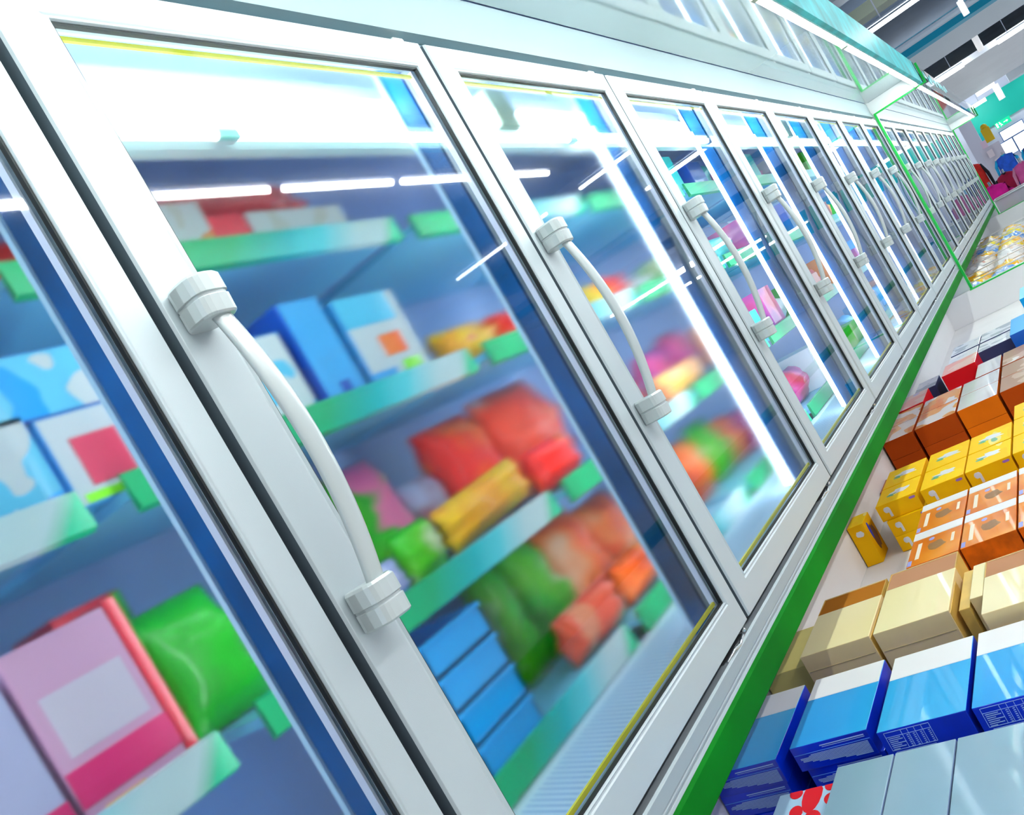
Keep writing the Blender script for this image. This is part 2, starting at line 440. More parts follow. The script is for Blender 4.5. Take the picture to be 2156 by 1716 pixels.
for c, (a, b, y0, y1) in enumerate(BL):
    for l in range(4):
        zt = -.22 - l * .045
        off = (.0, .012, -.002, .006)[l] if c < 2 else 0
        if c == 0: off = -off * .5
        pn = [blue_text if c < 2 else blue_table]
        if l == 0: pn.append(blue_top)
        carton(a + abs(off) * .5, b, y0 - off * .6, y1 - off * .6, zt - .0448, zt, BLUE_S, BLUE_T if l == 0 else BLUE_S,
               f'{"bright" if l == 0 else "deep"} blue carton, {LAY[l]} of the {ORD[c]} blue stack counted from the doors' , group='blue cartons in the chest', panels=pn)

# white-topped cartons in the bottom corner ---------------------------
ICE = mat('ice_grey_board', (.27, .42, .53), .3, coat=.5, var=.06, vscale=4)
ICEB = mat('dusty_blue_board', (.25, .36, .58), .4)
for c, (y0, y1) in enumerate([(-.163, -.073), (-.255, -.165), (-.349, -.257), (-.441, -.351)]):
    carton(.30, .612, y0 + .0003, y1 - .0003, -.40, -.215, ICEB, ICE, f'tall carton with plain ice-grey top, {ORD[c]} of four counted from the doors', group='ice-grey cartons in the chest')
def spots(r, w, d, h):
    m = MB()
    for (cx, cy, rx, ry) in ((.98, .75, .018, .012), (.93, .50, .055, .017), (.985, .28, .016, .010), (.86, .22, .018, .012), (.93, .02, .050, .016), (.80, .66, .02, .012), (.7, .4, .03, .016)):
        ring = []
        for k in range(16):
            a = 2 * PI * k / 16
            x_ = min(w - .001, cx * w + rx * math.cos(a) * .8 + .3 * ry * math.sin(a)); y_ = min(d - .001, max(.001, cy * d + ry * math.sin(a)))
            ring.append((x_, y_))
        m.rings([[(p[0], p[1], h - .0002) for p in ring], [(p[0], p[1], h + .0008) for p in ring]])
    tag(m.build('printed_spots', mat('bright_red_ink', (.80, .01, .01), .35), r), 'bold red printed spots', None)
carton(.36, .640, -.071, .055, -.40, -.255, BLUE_S, mat('pale_sky_board', (.45, .68, .86), .35), 'pale sky-blue carton with red spots, below the blue stacks', group=None, panels=[spots])

# cream cartons --------------------------------------------------------
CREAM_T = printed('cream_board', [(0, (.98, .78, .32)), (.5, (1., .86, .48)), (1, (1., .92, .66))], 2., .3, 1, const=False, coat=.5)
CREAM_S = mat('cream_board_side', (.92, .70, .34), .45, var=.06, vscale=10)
GOLD = mat('golden_board_side', (.72, .46, .10), .4, var=.15, vscale=12)
YCREAM = mat('yellow_cream_board', (.93, .80, .25), .4, var=.05, vscale=8)
def open_end(r, w, d, h, brown):
    """open tray end: the lid stops short and the brown inside of the far flap shows"""
    m = MB()
    m.box(w * .72, w * .725, .002, d - .002, h - .02, h)
    m.build('lid_lip', CREAM_S, r)
def cream(x0, x1, y0, y1, zt, h, label, brown, lidfrac=.70):
    r = thing('carton', label, 'carton', (x0, y0, zt - h), 'cream cartons in the chest')
    w, d = x1 - x0, y1 - y0; t = .0018
    m = MB()
    m.box(0, w * lidfrac, 0, d, 0, h, 0, top=1)
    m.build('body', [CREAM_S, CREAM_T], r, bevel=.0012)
    for ya, yb in ((0, t), (d - t, d)): MB().box(w * lidfrac, w, ya, yb, 0, h).build('side_flap', GOLD, r)
    MB().prism([(w * lidfrac, h * .999), (w * lidfrac, h * .97), (w - t, h * .95), (w, h * .98)], 1, t, d - t).build('inside_flap', brown, r)
    MB().box(w - t, w, 0, d, 0, h).build('end_flap', CREAM_S, r)
    MB().prism([(0, 0), (-.004, -.004)[0:1] * 0 or (0, 0)][:0] or [(-.0008, h * .60), (.0002, h * .60), (.0002, h * .58), (-.0008, h * .58)], 1, .004, d - .004).build('flap_edge', mat('crease_tone', (.6, .45, .22), .6), r)
    MB().box(.002, w * .5, -.0008, .0002, h * .1, h * .93).build('side_tab', GOLD, r)
    return r
BR1 = mat('warm_brown_inside', (.42, .14, .01), .8, 0, .1); BR2 = mat('rosy_brown_inside', (.50, .24, .13), .8, 0, .1)
cream(1.01, 1.272, -.068, .078, -.20, .085, 'cream carton with brown inside flap, on the chest pile beside the yellow-cream carton', BR1)
cream(1.01, 1.285, -.222, -.076, -.20, .095, 'cream carton with rosy inside flap, middle of the cream row', BR2)
cream(.950, 1.175, -.43, -.283, -.20, .075, 'cream carton with brown inside flap, beside the narrow upright carton', BR2, .68)
carton(1.05, 1.24, .088, .192, -.40, -.235, YCREAM, YCREAM, 'yellow-cream carton touching the rear wall of the chest')
for c, (y0, y1) in enumerate([(-.068, .078), (-.222, -.076), (-.43, -.283)]):
    for l in range(1):
        z1 = (-.285, -.295, -.275)[c]
        carton(1.02, 1.26 if c < 2 else 1.17, y0 + .004, y1 - .004, -.40, z1, CREAM_S, CREAM_S, f'plain cream carton under the {("brown flapped", "rosy flapped", "farthest-right")[c]} cream carton', group='lower cream cartons')
carton(1.03, 1.20, -.252, -.232, -.40, -.215, GOLD, GOLD, 'narrow golden carton standing on edge in the cream row')
carton(1.04, 1.19, -.280, -.256, -.40, -.205, CREAM_S, CREAM_T, 'thin pale carton wedged next to the narrow golden one')

# orange cartons -------------------------------------------------------
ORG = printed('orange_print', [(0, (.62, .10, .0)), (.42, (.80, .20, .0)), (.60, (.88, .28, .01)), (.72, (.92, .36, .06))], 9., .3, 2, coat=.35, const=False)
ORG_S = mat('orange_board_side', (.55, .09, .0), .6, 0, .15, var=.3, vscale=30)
LILAC = mat('lilac_ink', (.35, .38, .85), .4)
def orange_bits(r, w, d, h):
    z0, z1 = h - .0002, h + .0007
    tag(MB().box(w * .76, w - .001, .001, d - .001, z0, z1).build('white_band', STRIPW, r), 'white band across the lid', None)
    for q in ((.16, .62, .78, .86), (.36, .62, .13, .19)): MB().box(w * q[0], w * q[1], d * q[2], d * q[3], z0, z1).build('printed_bar', mat('cream_ink', (.95, .85, .68), .4), r)
    m = MB().box(w * .02, w * .16, d * .91, d * .985, z0, z1).blob((w * .66, d * .60, h), (.010, .007, .0006), 0, 12, 4)
    m.build('blue_mark', LILAC, r)
    m = MB().blob((w * .42, d * .47, h), (.026, .020, .0007), 0, 14, 4, .5, w).build('brown_swirl', mat('brown_ink', (.30, .12, .02), .4), r)
for c, (y0, y1) in enumerate([(-.188, -.066), (-.314, -.192), (-.440, -.318)]):
    for rrow, (a, b) in enumerate([(1.433, 1.640), (1.644, 1.845)]):
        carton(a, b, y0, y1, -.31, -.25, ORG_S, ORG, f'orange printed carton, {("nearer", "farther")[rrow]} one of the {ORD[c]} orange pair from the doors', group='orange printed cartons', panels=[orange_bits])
    for rrow, (a, b) in enumerate([(1.440, 1.640), (1.644, 1.845)]):
        carton(a, b, y0 + .002, y1 - .002, -.40, -.3105, ORG_S, ORG_S, f'plain dark orange carton under the {("nearer", "farther")[rrow]} orange carton of the {ORD[c]} pair', group='dark orange cartons underneath')

# yellow cartons -------------------------------------------------------
YEL = printed('yellow_print', [(0, (1., .60, .0)), (.55, (1., .66, .0)), (.66, (.95, .78, .25)), (.73, (.25, .50, .35))], 11., .5, 5, coat=.0, stretch=(.5, 1.2, 1))
YEL_S = mat('yellow_board_side', (1., .52, .0), .6, 0, .15, var=.06, vscale=14)
def yel_bits(r, w, d, h):
    m = MB().blob((0, d * .78, h * .62), (.0012, .010, .010), 0, 12, 6).box(-.001, .0002, d * .70, d * .76, h * .15, h * .6)
    m.build('printed_figure', mat('pale_grey_ink', (.78, .80, .86), .4), r)
    MB().blob((0, d * .13, h * .8), (.001, .010, .005), 0, 8, 4).build('purple_mark', mat('purple_ink', (.35, .15, .55), .4), r)
def yel_top(r, w, d, h):
    m = MB().blob((w * .55, d * .48, h), (.022, .030, .0008), 0, 14, 4, 1.2, w * 9); m.build('pale_print', mat('pale_grey_ink', (.78, .80, .86), .4), r)
    MB().blob((w * .45, d * .66, h), (.013, .014, .0011), 0, 12, 4, 1.2, d * 7).build('green_print', mat('sea_green_ink', (.10, .42, .25), .4), r)
YC = [(-.026, .098), (-.165, -.040), (-.294, -.170), (-.425, -.300)]
for c, (y0, y1) in enumerate(YC):
    for l in range(3):
        zt = -.25 - l * .05
        sh = .0 if l == 0 else -.012
        n = 0
        for rrow in range(3):
            if c == 0 and rrow == 0: a, b = (2.0 if l else 2.012), 2.165
            elif rrow == 0: a, b = 2.0, 2.165
            elif rrow == 1: a, b = 2.172, 2.345
            else: a, b = 2.352, 2.52
            if c < 3 and rrow == 2: continue
            carton(a, b, y0 + sh, y1 + sh, zt - .0495, zt, YEL_S, YEL, f'yellow printed carton, {(LAY[0], "middle", LAY[3])[l]} of the {ORD[c]} {("near", "middle", "far")[rrow]} yellow stack from the doors', group='yellow printed cartons', panels=[yel_bits, yel_top] if l == 0 else [yel_bits])
def pics(r, w, d, h):
    m = MB().blob((w * .55, 0, h * .52), (.030, .0012, .040), 0, 14, 6, .5)
    m.build('printed_picture', mat('dark_brown_print', (.25, .09, .02), .4), r)
    m = MB().blob((w * .35, 0, h * .72), (.012, .0016, .028), 0, 12, 6, .4)
    m.build('blue_figure', mat('royal_blue_ink', (.02, .05, .65), .4), r)
    MB().blob((0, d * .45, h * .78), (.0012, .012, .010), 0, 10, 6, .3).build('pale_mark', mat('pale_grey_ink', (.78, .80, .86), .4), r)
carton(1.981, 2.081, .144, .194, -.40, -.27, YEL_S, YEL, 'single yellow-orange carton standing upright against the rear wall of the chest', panels=[pics], name='carton')
# loose dark things in the gap behind the yellow stacks
carton(2.46, 2.60, .10, .19, -.40, -.33, mat('rust_board', (.40, .08, .02), .5), mat('rust_board', (.4, .08, .02), .5), 'small rust-red carton in the dark gap behind the yellow stacks')

# brown-sided tall stack ----------------------------------------------
BRN = mat('orange_brown_board', (.40, .050, .0), .6, 0, .12, var=.06, vscale=6); BRN2 = mat('bright_orange_board', (.70, .14, .0), .6, 0, .12, var=.1, vscale=6)
ORW = printed('orange_white_print', [(0, (.90, .25, .0)), (.40, (.93, .40, .08)), (.50, (.95, .90, .85)), (.72, (.35, .55, .92))], 10., .25, 8, coat=.7, stretch=(.7, 1, 1))
WHW = printed('white_peach_print', [(0, (.95, .75, .60)), (.35, (.93, .92, .93)), (.75, (.85, .80, .85))], 7., .2, 9, coat=.8, const=False)  # white printed top with soft peach and lilac patches
PKB = printed('rosy_brown_print', [(0, (.42, .22, .14)), (.5, (.60, .40, .33)), (.62, (.85, .80, .80)), (.72, (.15, .45, .85))], 10., .3, 4)
BC = [(.072, .190), (-.088, .064), (-.238, -.094), (-.40, -.246)]
for c, (y0, y1) in enumerate(BC):
    for l in range(2):
        zt = -.25 - l * .075
        carton(2.80, 3.015, y0 + .001, y1 - .001, zt - .0745, zt, BRN if c != 2 else BRN2, [ORW, ORW, WHW, PKB][c] if l == 0 else BRN,
               f'brown-sided carton, {("upper", "lower")[l]} of the {ORD[c]} brown stack from the doors', group='brown-sided cartons')
    for l, (a, b, zt) in enumerate([(3.02, 3.225, -.25)]):
        carton(a, b, y0 + .001, y1 - .001, -.40, zt, BRN, [ORW, ORW, WHW, PKB][c], f'large carton with {("orange", "orange and white", "white", "rosy brown")[c]} printed top, behind the {ORD[c]} brown stack', group='cartons with glossy printed tops')
RED = mat('signal_red_board', (.80, .0, .01), .4)
PNK = printed('salmon_print', [(0, (.93, .45, .40)), (.5, (.95, .65, .58)), (.7, (.6, .6, .9))], 9., .3, 6)
PNKX = 0
carton(3.23, 3.47, .072, .190, -.40, -.245, RED, PNK, 'salmon-topped red carton nearest the rear wall of the chest')
carton(3.50, 3.72, -.135, .010, -.40, -.232, RED, PNK, 'salmon-topped red carton between the orange and the grey cartons')
carton(3.24, 3.49, -.238, -.140, -.40, -.2495, BRN, WHW, 'white-topped brown carton in front of the salmon-topped carton')
carton(3.24, 3.49, -.40, -.246, -.40, -.2495, BRN, PKB, 'rosy brown topped carton at the aisle side, before the grey cartons')
GRY = printed('grey_white_print', [(0, (.42, .46, .55)), (.45, (.80, .82, .90)), (.60, (.90, .90, .95)), (.75, (.90, .75, .45))], 16., .3, 7, stretch=(1, .8, 1))
GRS = mat('dark_navy_board', (.03, .05, .16), .5)
k = 0
for c, (y0, y1) in enumerate([(.055, .150), (-.125, .010), (-.283, -.130)]):
    for rrow, (a, b) in enumerate([(3.75, 3.95), (3.98, 4.2)]):
        if c == 0:
            if rrow: continue
            a, b = 3.55, 3.75
        carton(a, b, y0, y1, -.40, -.245 if c else -.26, GRS, GRY, f'grey and white printed carton, {("nearer", "farther")[rrow]} in the {ORD[c]} column from the doors', group='grey and white cartons')
carton(3.56, 3.96, -.42, -.292, -.40, -.205, mat('royal_blue_board', (.0, .12, .62), .4), mat('azure_board', (.0, .42, .90), .3), 'royal blue carton with azure top at the aisle side of the grey cartons')
carton(4.35, 4.75, -.58, -.335, -.40, -.24, mat('azure_board', (0, .42, .9), .3), mat('light_azure_board', (.20, .70, .93), .3), 'light azure carton alone behind the grey cartons')
carton(4.35, 4.75, -.58, -.335, -.2395, -.19, mat('azure_board', (0, .42, .9), .3), mat('light_azure_board', (.2, .7, .93), .3), 'pale azure carton lying on the light azure carton')

# far chest contents: packs between wire dividers
PACKM = [printed('pack_orange', [(0, (.95, .45, .0)), (.5, (.98, .62, .0)), (.66, (.95, .9, .85))], 14, .3, 1),
         printed('pack_white', [(0, (.88, .86, .86)), (.6, (.92, .88, .86)), (.68, (.75, .3, .2)), (.78, (.3, .45, .85))], 16, .3, 2),
         printed('pack_blue', [(0, (.10, .32, .80)), (.5, (.35, .55, .90)), (.62, (.9, .9, .92)), (.72, (.85, .25, .12))], 18, .3, 3),
         printed('pack_yellow', [(0, (.98, .78, .0)), (.55, (.95, .65, .05)), (.7, (.9, .85, .75))], 12, .3, 4),
         printed('pack_cream', [(0, (.85, .70, .60)), (.5, (.9, .82, .76)), (.66, (.6, .25, .2))], 18, .3, 5)]
PACKN = ['orange', 'white', 'blue', 'golden yellow', 'cream']
def bag_mesh(w, d, h, sd=0., nx=12, nz=9, crimp=.10, lean=0.):
    """pillow pack standing or lying: w along x, d along y (thickness), h along z, with crimped ends and creases"""
    m = MB(); rr = []
    for j in range(nz + 1):
        t = j / nz; ring = []
        edge = min(t, 1 - t) / crimp
        th = d * .5 * (.06 if edge < .5 else min(1, (.25 + .75 * math.sin(PI * min(max((t - crimp * .5) / (1 - crimp), 0), 1)) ** .55)))
        for k in range(2 * nx):
            a = 2 * PI * k / (2 * nx); ca, sa = math.cos(a), math.sin(a)
            x = .5 * w * math.copysign(abs(ca) ** .55, ca); y = th * math.copysign(abs(sa) ** .9, sa)
            p = Vector((x * 22 + sd, t * 9, y * 20))
            y += th * .5 * noise.noise(p * .6) ; x += w * .03 * noise.noise(p + Vector((3, 0, 0)))
            ring.append((x, y + lean * t * h, t * h))
        rr.append(ring)
    return m.rings(rr)
KROW = [2, 2, 0, 0, 1, 1, 4, 3, 0, 2, 1, 3, 4, 0]
for i in range(14):
    for c in range(4):
        km = KROW[i] if (i * 3 + c * 5) % 7 else (KROW[i] + 1) % 5
        x = 6.22 + i * .32 + .012 * (c % 2); y = .172 - c * .245
        b = bag_mesh(.275, .145, .235, i * 2.7 + c * 3., crimp=.06).build('frozen_pack', PACKM[km], None, (x, y, ZF + .106), smooth=True)
        b.rotation_euler = (PI / 2, 0, 0)
        tag(b, f'{PACKN[km]} frozen pack in {(*ORD, "seventh")[i//2]} rank from the partition, {("near", "far")[i%2]} row, {ORD[c]} lane', 'frozen pack', 'frozen packs in the far chest')
WIRE = mat('white_wire', (.85, .86, .88), .35)
for i, x in enumerate([6.05, 6.396, 7.036, 7.676, 8.316, 9.276, 10.236]):
    m = MB()
    zt = -.20
    for z in (zt, zt - .04, zt - .10): m.tube([(0, .17, z - ZF), (0, -.80, z - ZF)], .0045, 6)
    y = .17
    while y > -.8: m.tube([(0, y, 0), (0, y, zt - ZF)], .002, 5); y -= .08
    tag(m.build('wire_divider', WIRE, None, (x, 0, ZF), smooth=True), f'white wire divider, {["first", "second", "third", "fourth", "fifth", "sixth", "seventh"][i]} from the green edged partition', 'divider', 'wire dividers in the far chest')

# ------------------------------------------------------------------ goods behind the doors
def goods_carton(cx, z, w, h, mt, label, d=.16, y=.225, side=None, extras=(), grp=None):
    r = thing('frozen_carton', label, 'carton', (cx - w / 2, y, z), grp)
    MB().box(0, w, 0, d, 0, h, 0).build('body', side or mt, r, bevel=.0015)
    MB().box(.002, w - .002, -.0008, .0004, .002, h - .002).build('front_panel', mt, r)
    for (nm, a, b, c_, e, mm) in extras:
        MB().box(w * a, w * b, -.002, -.0006, h * c_, h * e).build(nm, mm, r, bevel=.0006)
    return r
def goods_bag(cx, z, w, h, mt, label, d=.09, y=.36, rz=0., rx=-.12, grp=None, ry=0., raw=False):
    if not raw:      # sizes were measured at the shelf edge: a bag farther in is larger and farther along
        q = (y + .67) / .89; cx = -.577 + (cx + .577) * q; w *= q; h *= q
    b = bag_mesh(w, d, h, cx * 7 + z * 3).build('frozen_bag', mt, None, (cx, y, z), smooth=True)
    b.rotation_euler = (rx, ry, rz)
    return tag(b, label, 'frozen food bag', grp)
pl = lambda n, c, **k: mat(n, c, .4, coat=.3, **k)
pinkp = pl('pale_pink_board', (.93, .48, .72)); magenta = pl('magenta_board', (.80, .01, .16)); leafg = pl('leaf_green', (.0, .45, .0)); sky = pl('sky_blue_pack', (.05, .42, .90)); lil = pl('lilac_board', (.62, .58, .86))
redb = pl('coral_red', (.88, .02, .05)); orangeb = pl('orange_pack', (.95, .28, .0)); whiteb = pl('white_pack', (.88, .9, .95)); navyb = pl('navy_pack', (.0, .07, .45)); limeb = pl('lime', (.25, .80, .0)); crims = pl('crimson', (.60, .02, .08)); yelb = pl('golden_yellow', (.98, .60, .0))
shT = [z + .0305 for z in SHZ]
MIX_RO = printed('mix_red_orange', [(0, (.75, .0, .0)), (.5, (.95, .01, .0)), (.62, (.98, .12, .0)), (.74, (.98, .40, .20))], 9, .4, 3, const=False)
MIX_PG = printed('mix_pink_green', [(0, (.85, .05, .30)), (.42, (.92, .18, .38)), (.50, (.0, .36, .0)), (.62, (.04, .42, .0)), (.72, (.85, .65, .0))], 10, .4, 5, const=False)
MIX_SH = printed('mix_shrimp', [(0, (.0, .28, .08)), (.34, (.55, .04, .01)), (.46, (.95, .09, .0)), (.58, (.98, .22, .04)), (.74, (.92, .55, .35))], 9, .4, 8, const=False)
MIX_GR = printed('mix_green', [(0, (.0, .16, .0)), (.45, (.0, .38, .0)), (.62, (.10, .46, .0)), (.75, (.70, .72, .40))], 8, .4, 2, const=False)
MIX_WB = printed('mix_white_blue', [(0, (.0, .35, .85)), (.42, (.15, .65, .95)), (.55, (.90, .93, .97)), (.70, (.95, .85, .85)), (.8, (.2, .7, .1))], 11, .35, 6)
MIX_WR = printed('mix_white_rings', [(0, (.90, .30, .10)), (.38, (.93, .90, .90)), (.60, (.85, .78, .70)), (.68, (.95, .45, .10)), (.8, (.5, .3, .6))], 13, .35, 9)
MIX_PU = printed('mix_purple', [(0, (.10, .02, .20)), (.45, (.45, .05, .35)), (.55, (.75, .08, .35)), (.66, (.70, .02, .10))], 8, .4, 4, const=False)
# first bay on the left (behind the door cut by the frame)
goods_carton(-.115, shT[2], .112, .185, pinkp, 'pale pink carton with magenta band, behind the leftmost door', extras=[('band', 0., 1., .13, .33, magenta), ('yellow_bar', .15, .55, .05, .09, yelb), ('window_print', .12, .9, .38, .72, pl('pinker_white', (.93, .76, .9)))])
goods_carton(-.235, shT[2], .112, .165, lil, 'lilac carton with magenta band, at the left image edge', extras=[('band', .3, 1., .0, .25, magenta)])
goods_carton(-.050, shT[2], .014, .19, redb, 'thin red carton between the pink carton and the green bag')
goods_bag(.005, shT[2] + .002, .105, .15, leafg, 'bright green bag with white corner, behind the leftmost door', d=.06, y=.29)
goods_carton(-.002, shT[2], .086, .205, redb, 'coral red carton behind the bright green bag', d=.1, y=.352, extras=[('blue_dot', .55, .72, .82, .93, navyb), ('green_corner', .85, 1., .7, .99, leafg)])
goods_carton(.02, shT[1], .085, .105, whiteb, 'white-blue carton with crimson square, behind the leftmost door', extras=[('crimson_square', .28, .95, .18, .72, crims), ('lime_bar', .1, .95, .02, .12, limeb)], side=sky)
goods_carton(-.08, shT[1], .10, .115, MIX_WB, 'blue and white speckled carton left of the crimson-square carton', side=sky)
goods_carton(-.002, shT[1] + .1055, .13, .075, MIX_WB, 'flat blue speckled carton lying on the crimson-square carton', side=navyb)
goods_bag(.03, shT[0] + .002, .10, .11, MIX_RO, 'orange and red bag on the top shelf behind the leftmost door', d=.07)
goods_bag(-.09, shT[0] + .002, .13, .12, MIX_RO, 'red bag on the top shelf at the left image edge', d=.07)
# bay of the nearest full door
goods_carton(.30, shT[0], .10, .085, MIX_WR, 'speckled carton at the left end of the top shelf', side=redb)
goods_carton(.53, shT[0], .21, .062, MIX_WR, 'white carton with orange rings on the top shelf', side=whiteb)
goods_bag(.495, shT[0] + .064, .27, .075, redb, 'coral red bag lying on the ringed white carton', d=.12, y=.31, rx=0, raw=True)
goods_carton(.385, shT[0], .07, .062, redb, 'small coral carton left of the ringed white carton', extras=[('teal_spot', .2, .8, .1, .4, pl('teal_ink', (.0, .5, .55)))])
goods_carton(.315, shT[1], .085, .135, MIX_WB, 'white carton speckled cyan on the second shelf', side=sky)
goods_carton(.425, shT[1], .085, .175, sky, 'tall sky-blue carton with navy corner on the second shelf', side=navyb, extras=[('dark_spot', .4, .65, .12, .22, navyb)])
goods_carton(.565, shT[1], .15, .160, whiteb, 'white carton with cyan top and lime label on the second shelf', side=sky, extras=[('cyan_panel', 0., .85, .68, 1., pl('cyan_ink', (.10, .62, .95))), ('lime_label', .55, .85, .12, .24, limeb), ('fruit_print', .38, .75, .32, .55, MIX_SH), ('blue_corner', .0, .4, .0, .2, sky)])
goods_bag(.75, shT[1] + .002, .155, .085, printed('mix_orange_pack', [(0, (.95, .35, .0)), (.5, (.98, .5, .0)), (.6, (.85, .1, .15)), (.7, (.85, .7, .8))], 8, .35, 2), 'orange and pink bag at the right end of the second shelf', d=.1)
goods_bag(.905, shT[1] + .002, .10, .085, MIX_RO, 'red and pink bag tucked behind the first mullion', d=.1)
goods_bag(.335, shT[2] + .002, .128, .19, MIX_PG, 'pink and green vegetable bag on the third shelf', d=.09)
goods_bag(.450, shT[2] + .002, .088, .13, printed('mix_dark', [(0, (.15, .01, .02)), (.5, (.35, .05, .04)), (.65, (.5, .5, .75))], 9, .4, 7, const=False), 'dark berry bag between the green and the red bags', d=.08)
goods_bag(.586, shT[2] + .002, .16, .19, MIX_RO, 'scarlet bag standing in the middle of the third shelf', d=.1)
goods_bag(.785, shT[2] + .002, .21, .20, printed('mix_coral', [(0, (.90, .10, .05)), (.55, (.98, .05, .01)), (.66, (.98, .16, .08)), (.78, (.9, .80, .95))], 8, .4, 11, const=False), 'coral bag with white patch at the right end of the third shelf', d=.11)
goods_bag(.565, shT[2] + .016, .25, .075, printed('mix_yellow', [(0, (1., .26, .0)), (.42, (1., .38, .0)), (.60, (1., .52, .0)), (.78, (.95, .2, .05))], 9, .4, 2, const=False), 'golden yellow bag lying at the front of the third shelf', d=.065, y=.262, ry=-.05, rx=0)
goods_bag(.275, shT[2] + .002, .09, .06, printed('mix_lilac', [(0, (.4, .4, .7)), (.5, (.75, .7, .9)), (.7, (.8, .3, .1))], 9, .4, 2), 'lilac and brown bag at the front left of the third shelf', d=.05, y=.258, rx=0)
goods_bag(.575, shT[3] + .002, .115, .20, MIX_GR, 'leafy green bag on the bottom shelf', d=.1)
goods_bag(.475, shT[3] + .002, .075, .20, MIX_GR, 'dark green bag with pale leek stalk on the bottom shelf', d=.08)
goods_bag(.715, shT[3] + .002, .145, .19, MIX_SH, 'orange and green shrimp bag on the bottom shelf', d=.1)
goods_bag(.87, shT[3] + .002, .14, .17, MIX_SH, 'salmon bag at the right end of the bottom shelf', d=.1)
goods_bag(.66, shT[3] + .002, .20, .085, printed('mix_salmon', [(0, (.90, .10, .05)), (.5, (.95, .28, .15)), (.65, (.0, .35, .12)), (.72, (.7, .7, .85))], 9, .35, 13), 'flat salmon bag lying before the shrimp bag', d=.06, y=.262, rx=0)
goods_bag(.80, shT[2] + .002, .16, .085, MIX_RO, 'orange-red bag lying right of the golden yellow bag', d=.06, y=.262, rx=0)
goods_bag(.375, shT[2] + .002, .085, .085, MIX_GR, 'small green and yellow bag left of the golden yellow bag', d=.06, y=.262, rx=0)
goods_bag(.86, shT[3] + .002, .15, .08, MIX_SH, 'flat orange bag lying right of the flat salmon bag', d=.06, y=.262, rx=0)
for i in range(4):
    cr = MB(); w_, h_ = .15, .052
    cr.box(0, w_, 0, .26, 0, .006); cr.box(0, w_, 0, .006, 0, h_); cr.box(0, w_, .254, .26, 0, h_); cr.box(0, .006, 0, .26, 0, h_); cr.box(w_ - .006, w_, 0, .26, 0, h_)
    cr.box(.0, w_, -.004, .0, h_ - .008, h_)
    o = cr.build('plastic_crate', pl('azure_crate', (.0, .38, .90)), None, (.285, .225, shT[3] + i * .0535), bevel=.001)
    tag(o, f'azure plastic crate, {["lowest", "second from bottom", "third from bottom", "topmost"][i]} of the stack on the bottom shelf', 'crate', 'azure crates on the bottom shelf')
# second bay
B1 = [(1.29, 1, .10, .08, yelb, 'small golden bag'), (1.42, 1, .17, .085, MIX_RO, 'red bag with yellow tip'), (1.60, 1, .14, .06, MIX_WR, 'pale ringed bag'), (1.14, 1, .14, .10, MIX_WR, 'lilac ringed bag'),
      (1.18, 2, .16, .10, MIX_RO, 'coral bag'), (1.42, 2, .22, .13, MIX_PU, 'purple and magenta berry bag'), (1.60, 2, .17, .15, MIX_PU, 'crimson berry bag'), 
      (1.30, 3, .18, .15, MIX_SH, 'orange shrimp bag'), (1.47, 3, .18, .16, MIX_GR, 'green and red vegetable bag'), (1.61, 3, .13, .13, MIX_SH, 'peach shrimp bag'), (1.10, 3, .16, .13, MIX_PG, 'pink-green bag'),
      (1.30, 0, .16, .07, MIX_WB, 'cyan speckled bag'), (1.62, 0, .16, .06, pl('teal_bag', (.0, .55, .55)), 'teal bag')]
SHN = ['top', 'second', 'third', 'bottom']
for (cx, s, w, h, mt, nm) in B1:
    goods_bag(cx, shT[s] + .002, w * .66, h, mt, f'{nm} on the {SHN[s]} shelf behind the second full door', d=.085, y=.345)
goods_bag(1.50, shT[2] + .002, .30, .075, printed('mix_coral2', [(0, (.90, .15, .05)), (.45, (.95, .35, .12)), (.6, (.95, .55, .10)), (.72, (.9, .4, .4))], 9, .4, 15, const=False), 'coral and orange bag lying at the front of the third shelf behind the second door', d=.06, y=.262, rx=0)
# further bays: a few packs per shelf
KI = [('cyan', pl('cyan_pack', (.0, .75, .85))), ('salmon', pl('salmon_pack', (.93, .40, .32))), ('white', whiteb), ('navy', navyb), ('berry red', crims), ('green', MIX_GR), ('teal', pl('teal_bag', (.0, .55, .55))), ('orange', orangeb), ('sky blue', sky), ('violet', MIX_PU)]
DN = ['third', 'fourth', 'fifth', 'sixth', 'seventh']
for bi in range(5):
    for s in range(4):
        for j in range(3):
            if bi == 0 and j == 0: continue
            nm, mt = KI[(bi * 3 + s * 2 + j * 3 + (bi * s) % 3) % len(KI)]
            cx = 1.62 + bi * .75 + .18 + j * .2 + (.08 if bi == 0 else 0)
            w = .17; h = .08 + .05 * ((bi + s * 2 + j) % 3) / 2 + (.02 if s else 0)
            lb = f'{nm} {"bag" if (j + s) % 2 else "carton"} on the {SHN[s]} shelf behind the {DN[bi]} full door, {("nearest", "middle", "farthest")[j]} of three'
            if (j + s) % 2: goods_bag(cx, shT[s] + .002, w, h, mt, lb, y=.29, raw=True, grp='packs behind the farther doors')
            else: goods_carton(cx, shT[s], w * .9, h, mt, lb, grp='packs behind the farther doors')
BLU = [('royal blue', pl('royal_pack', (.0, .10, .55))), ('midnight blue', pl('midnight_pack', (.01, .02, .20))), ('violet', MIX_PU), ('grey-green', pl('sage_pack', (.35, .45, .40)))]
for bi in range(4):
    for s in (1, 2, 3):
        nm, mt = BLU[(bi + s) % 4]
        goods_carton(6.45 + bi * .75, shT[s], .42, .19, mt, f'wide {nm} carton on the {SHN[s]} shelf behind the {ORD[bi]} door of the farther freezer', grp='wide cartons in the farther freezer')

